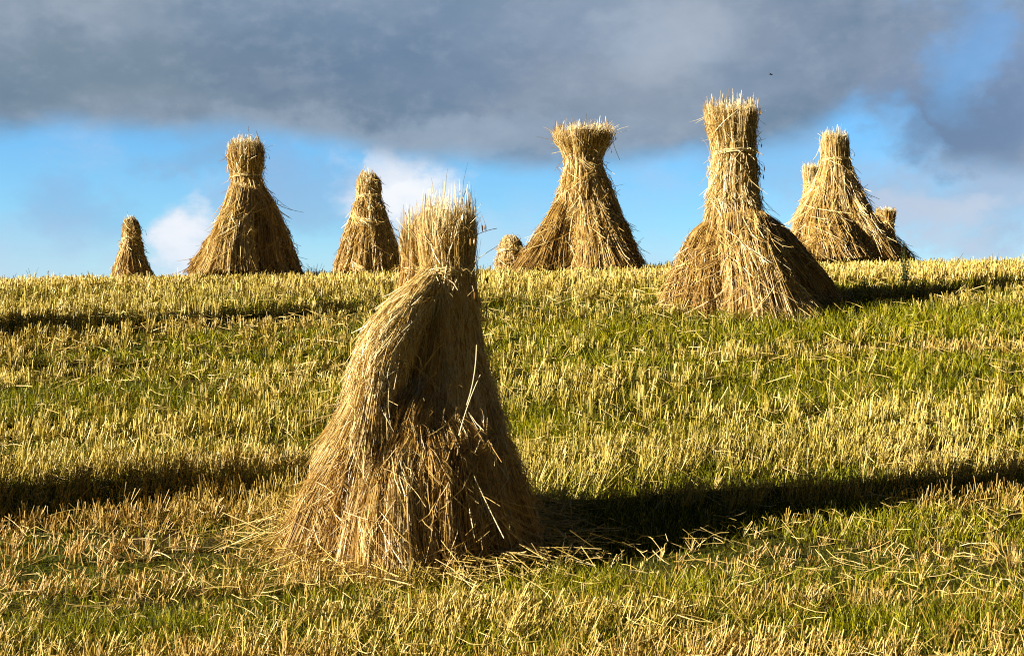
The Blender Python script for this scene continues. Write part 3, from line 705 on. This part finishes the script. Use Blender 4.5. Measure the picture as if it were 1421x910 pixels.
# holes in the bank
hole = M2('MAXIMUM', M2('MULTIPLY', puff(1330, 95, 44, 70, nB, .5, 1.7), .42), M2('MULTIPLY', puff(1210, 205, 50, 50, nD, .5), .7))
bank = M2('MULTIPLY', bank, M2('SUBTRACT', 1, hole))
# sky behind
sky = node('ShaderNodeTexSky', sky_type='NISHITA'); sky.sun_disc = False
sky.sun_elevation = EL; sky.sun_rotation = R(-105); sky.altitude = 100; sky.air_density = 1.0; sky.dust_density = .3; sky.ozone_density = 2.0
hs = node('ShaderNodeHueSaturation'); hs.inputs['Saturation'].default_value = 1.35; hs.inputs['Value'].default_value = .9; L.new(sky.outputs[0], hs.inputs['Color'])
tn_ = node('ShaderNodeMix', data_type='RGBA', blend_type='MULTIPLY'); tn_.inputs[0].default_value = 1; L.new(hs.outputs[0], tn_.inputs[6]); tn_.inputs[7].default_value = (.515, .675, .83, 1)
col = tn_.outputs[2]
def S(r_, g_, b_):   # display sRGB -> scene value before the 0.1 strength
    f = lambda c: ((c / 255 + .055) / 1.055) ** 2.4 * 10 / 2 ** 1.45      # the picture is exposed up by that much
    return (f(r_), f(g_), f(b_))
# thin veil and low puffs
veil = M2('MULTIPLY', rng_map(nD, .45, .75), .35)
col = mixc(veil, col, S(185, 205, 235))
low = [(560, 258, 62, 52, .85, (216, 228, 245)), (568, 266, 46, 34, 1.0, (246, 250, 255)), (548, 222, 30, 28, .7, (222, 232, 246)), (262, 345, 50, 44, 1.0, (222, 232, 246)), (262, 350, 36, 32, .9, (246, 249, 255)), (430, 275, 90, 45, .55, (150, 175, 212)), (85, 300, 80, 40, .4, (140, 172, 216)),
       (1320, 290, 170, 50, .85, (168, 186, 212)), (1270, 308, 80, 28, .8, (212, 222, 238)), (1230, 310, 90, 36, .5, (176, 192, 216)), (640, 330, 90, 40, .35, (205, 220, 240)), (30, 345, 120, 36, .3, (170, 195, 228)), (300, 225, 80, 30, .5, (140, 165, 195)), (1085, 225, 70, 40, .35, (150, 175, 205))]
for (x_, y_, a_, b_, am, c_) in low:
    col = mixc(M2('MULTIPLY', puff(x_, y_, a_, b_, nD, .55), am), col, S(*c_))
# pale air near the crest
col = mixc(rng_map(Vv, .055, .10, .45, 0), col, S(205, 225, 246))
# the bank itself: slate with lighter folds, warmer grey low down
cl = mixc(rng_map(nC, .32, .68), S(99, 127, 154), S(128, 150, 174))
cl = mixc(M2('MULTIPLY', rng_map(nD, .42, .75), .30), cl, S(158, 168, 182))
cl = mixc(M2('MULTIPLY', rng_map(nB, .42, .70), .34), cl, S(172, 184, 200))
for (x_, y_, a_, b_, am, c_) in [(930, 80, 210, 90, .45, (166, 180, 198)), (925, 68, 95, 46, .42, (196, 208, 224)), (1010, 30, 120, 40, .3, (150, 160, 178)), (40, 10, 190, 90, .55, (170, 182, 196)), (840, 140, 160, 60, .35, (140, 150, 166)), (300, 110, 330, 60, .5, (96, 120, 146)), (620, 60, 200, 60, .4, (100, 128, 162)),
                                 (1200, 90, 160, 90, .5, (116, 136, 164)), (1380, 150, 120, 80, .6, (118, 146, 188)), (150, 172, 320, 40, .45, (142, 158, 174)), (560, 195, 330, 34, .7, (158, 176, 196)), (100, 110, 160, 50, .5, (128, 148, 162)), (1390, 40, 110, 60, .5, (140, 168, 206)), (1240, 120, 50, 90, .4, (150, 165, 188))]:
    cl = mixc(M2('MULTIPLY', puff(x_, y_, a_, b_, nC, .5), am), cl, S(*c_))
cl = mixc(M2('MULTIPLY', rng_map(noise(55, 85, 44.4, 5, .6), .45, .75), .16), cl, S(180, 192, 208))
bank = M2('MAXIMUM', bank, M2('MULTIPLY', puff(1310, 195, 95, 46, nD, .4), .9)); cl = mixc(puff(1300, 195, 120, 60, nD, .4), cl, S(112, 138, 172))
col = mixc(bank, col, cl)
# high overhead, out of view: bank darkened further to cut the ambient light
col = mixc(rng_map(Vv, .30, .60), col, S(36, 44, 58))
# to the sides and behind: unseen dark cloud added to keep shaded sides dark
col = mixc(rng_map(M2('ABSOLUTE', U), .55, .95), col, S(40, 50, 66))
L.new(col, bg.inputs['Color'])

# ---------------------------------------------------------------- picture settings
scene.view_settings.view_transform = 'Standard'; scene.view_settings.look = 'None'
scene.view_settings.exposure = 1.45; scene.view_settings.gamma = 1.0; scene.view_settings.use_curve_mapping = False
scene.render.engine = 'CYCLES'
scene.cycles.max_bounces = 5; scene.cycles.diffuse_bounces = 3; scene.cycles.glossy_bounces = 2; scene.cycles.transmission_bounces = 3
scene.cycles.filter_width = 1.1
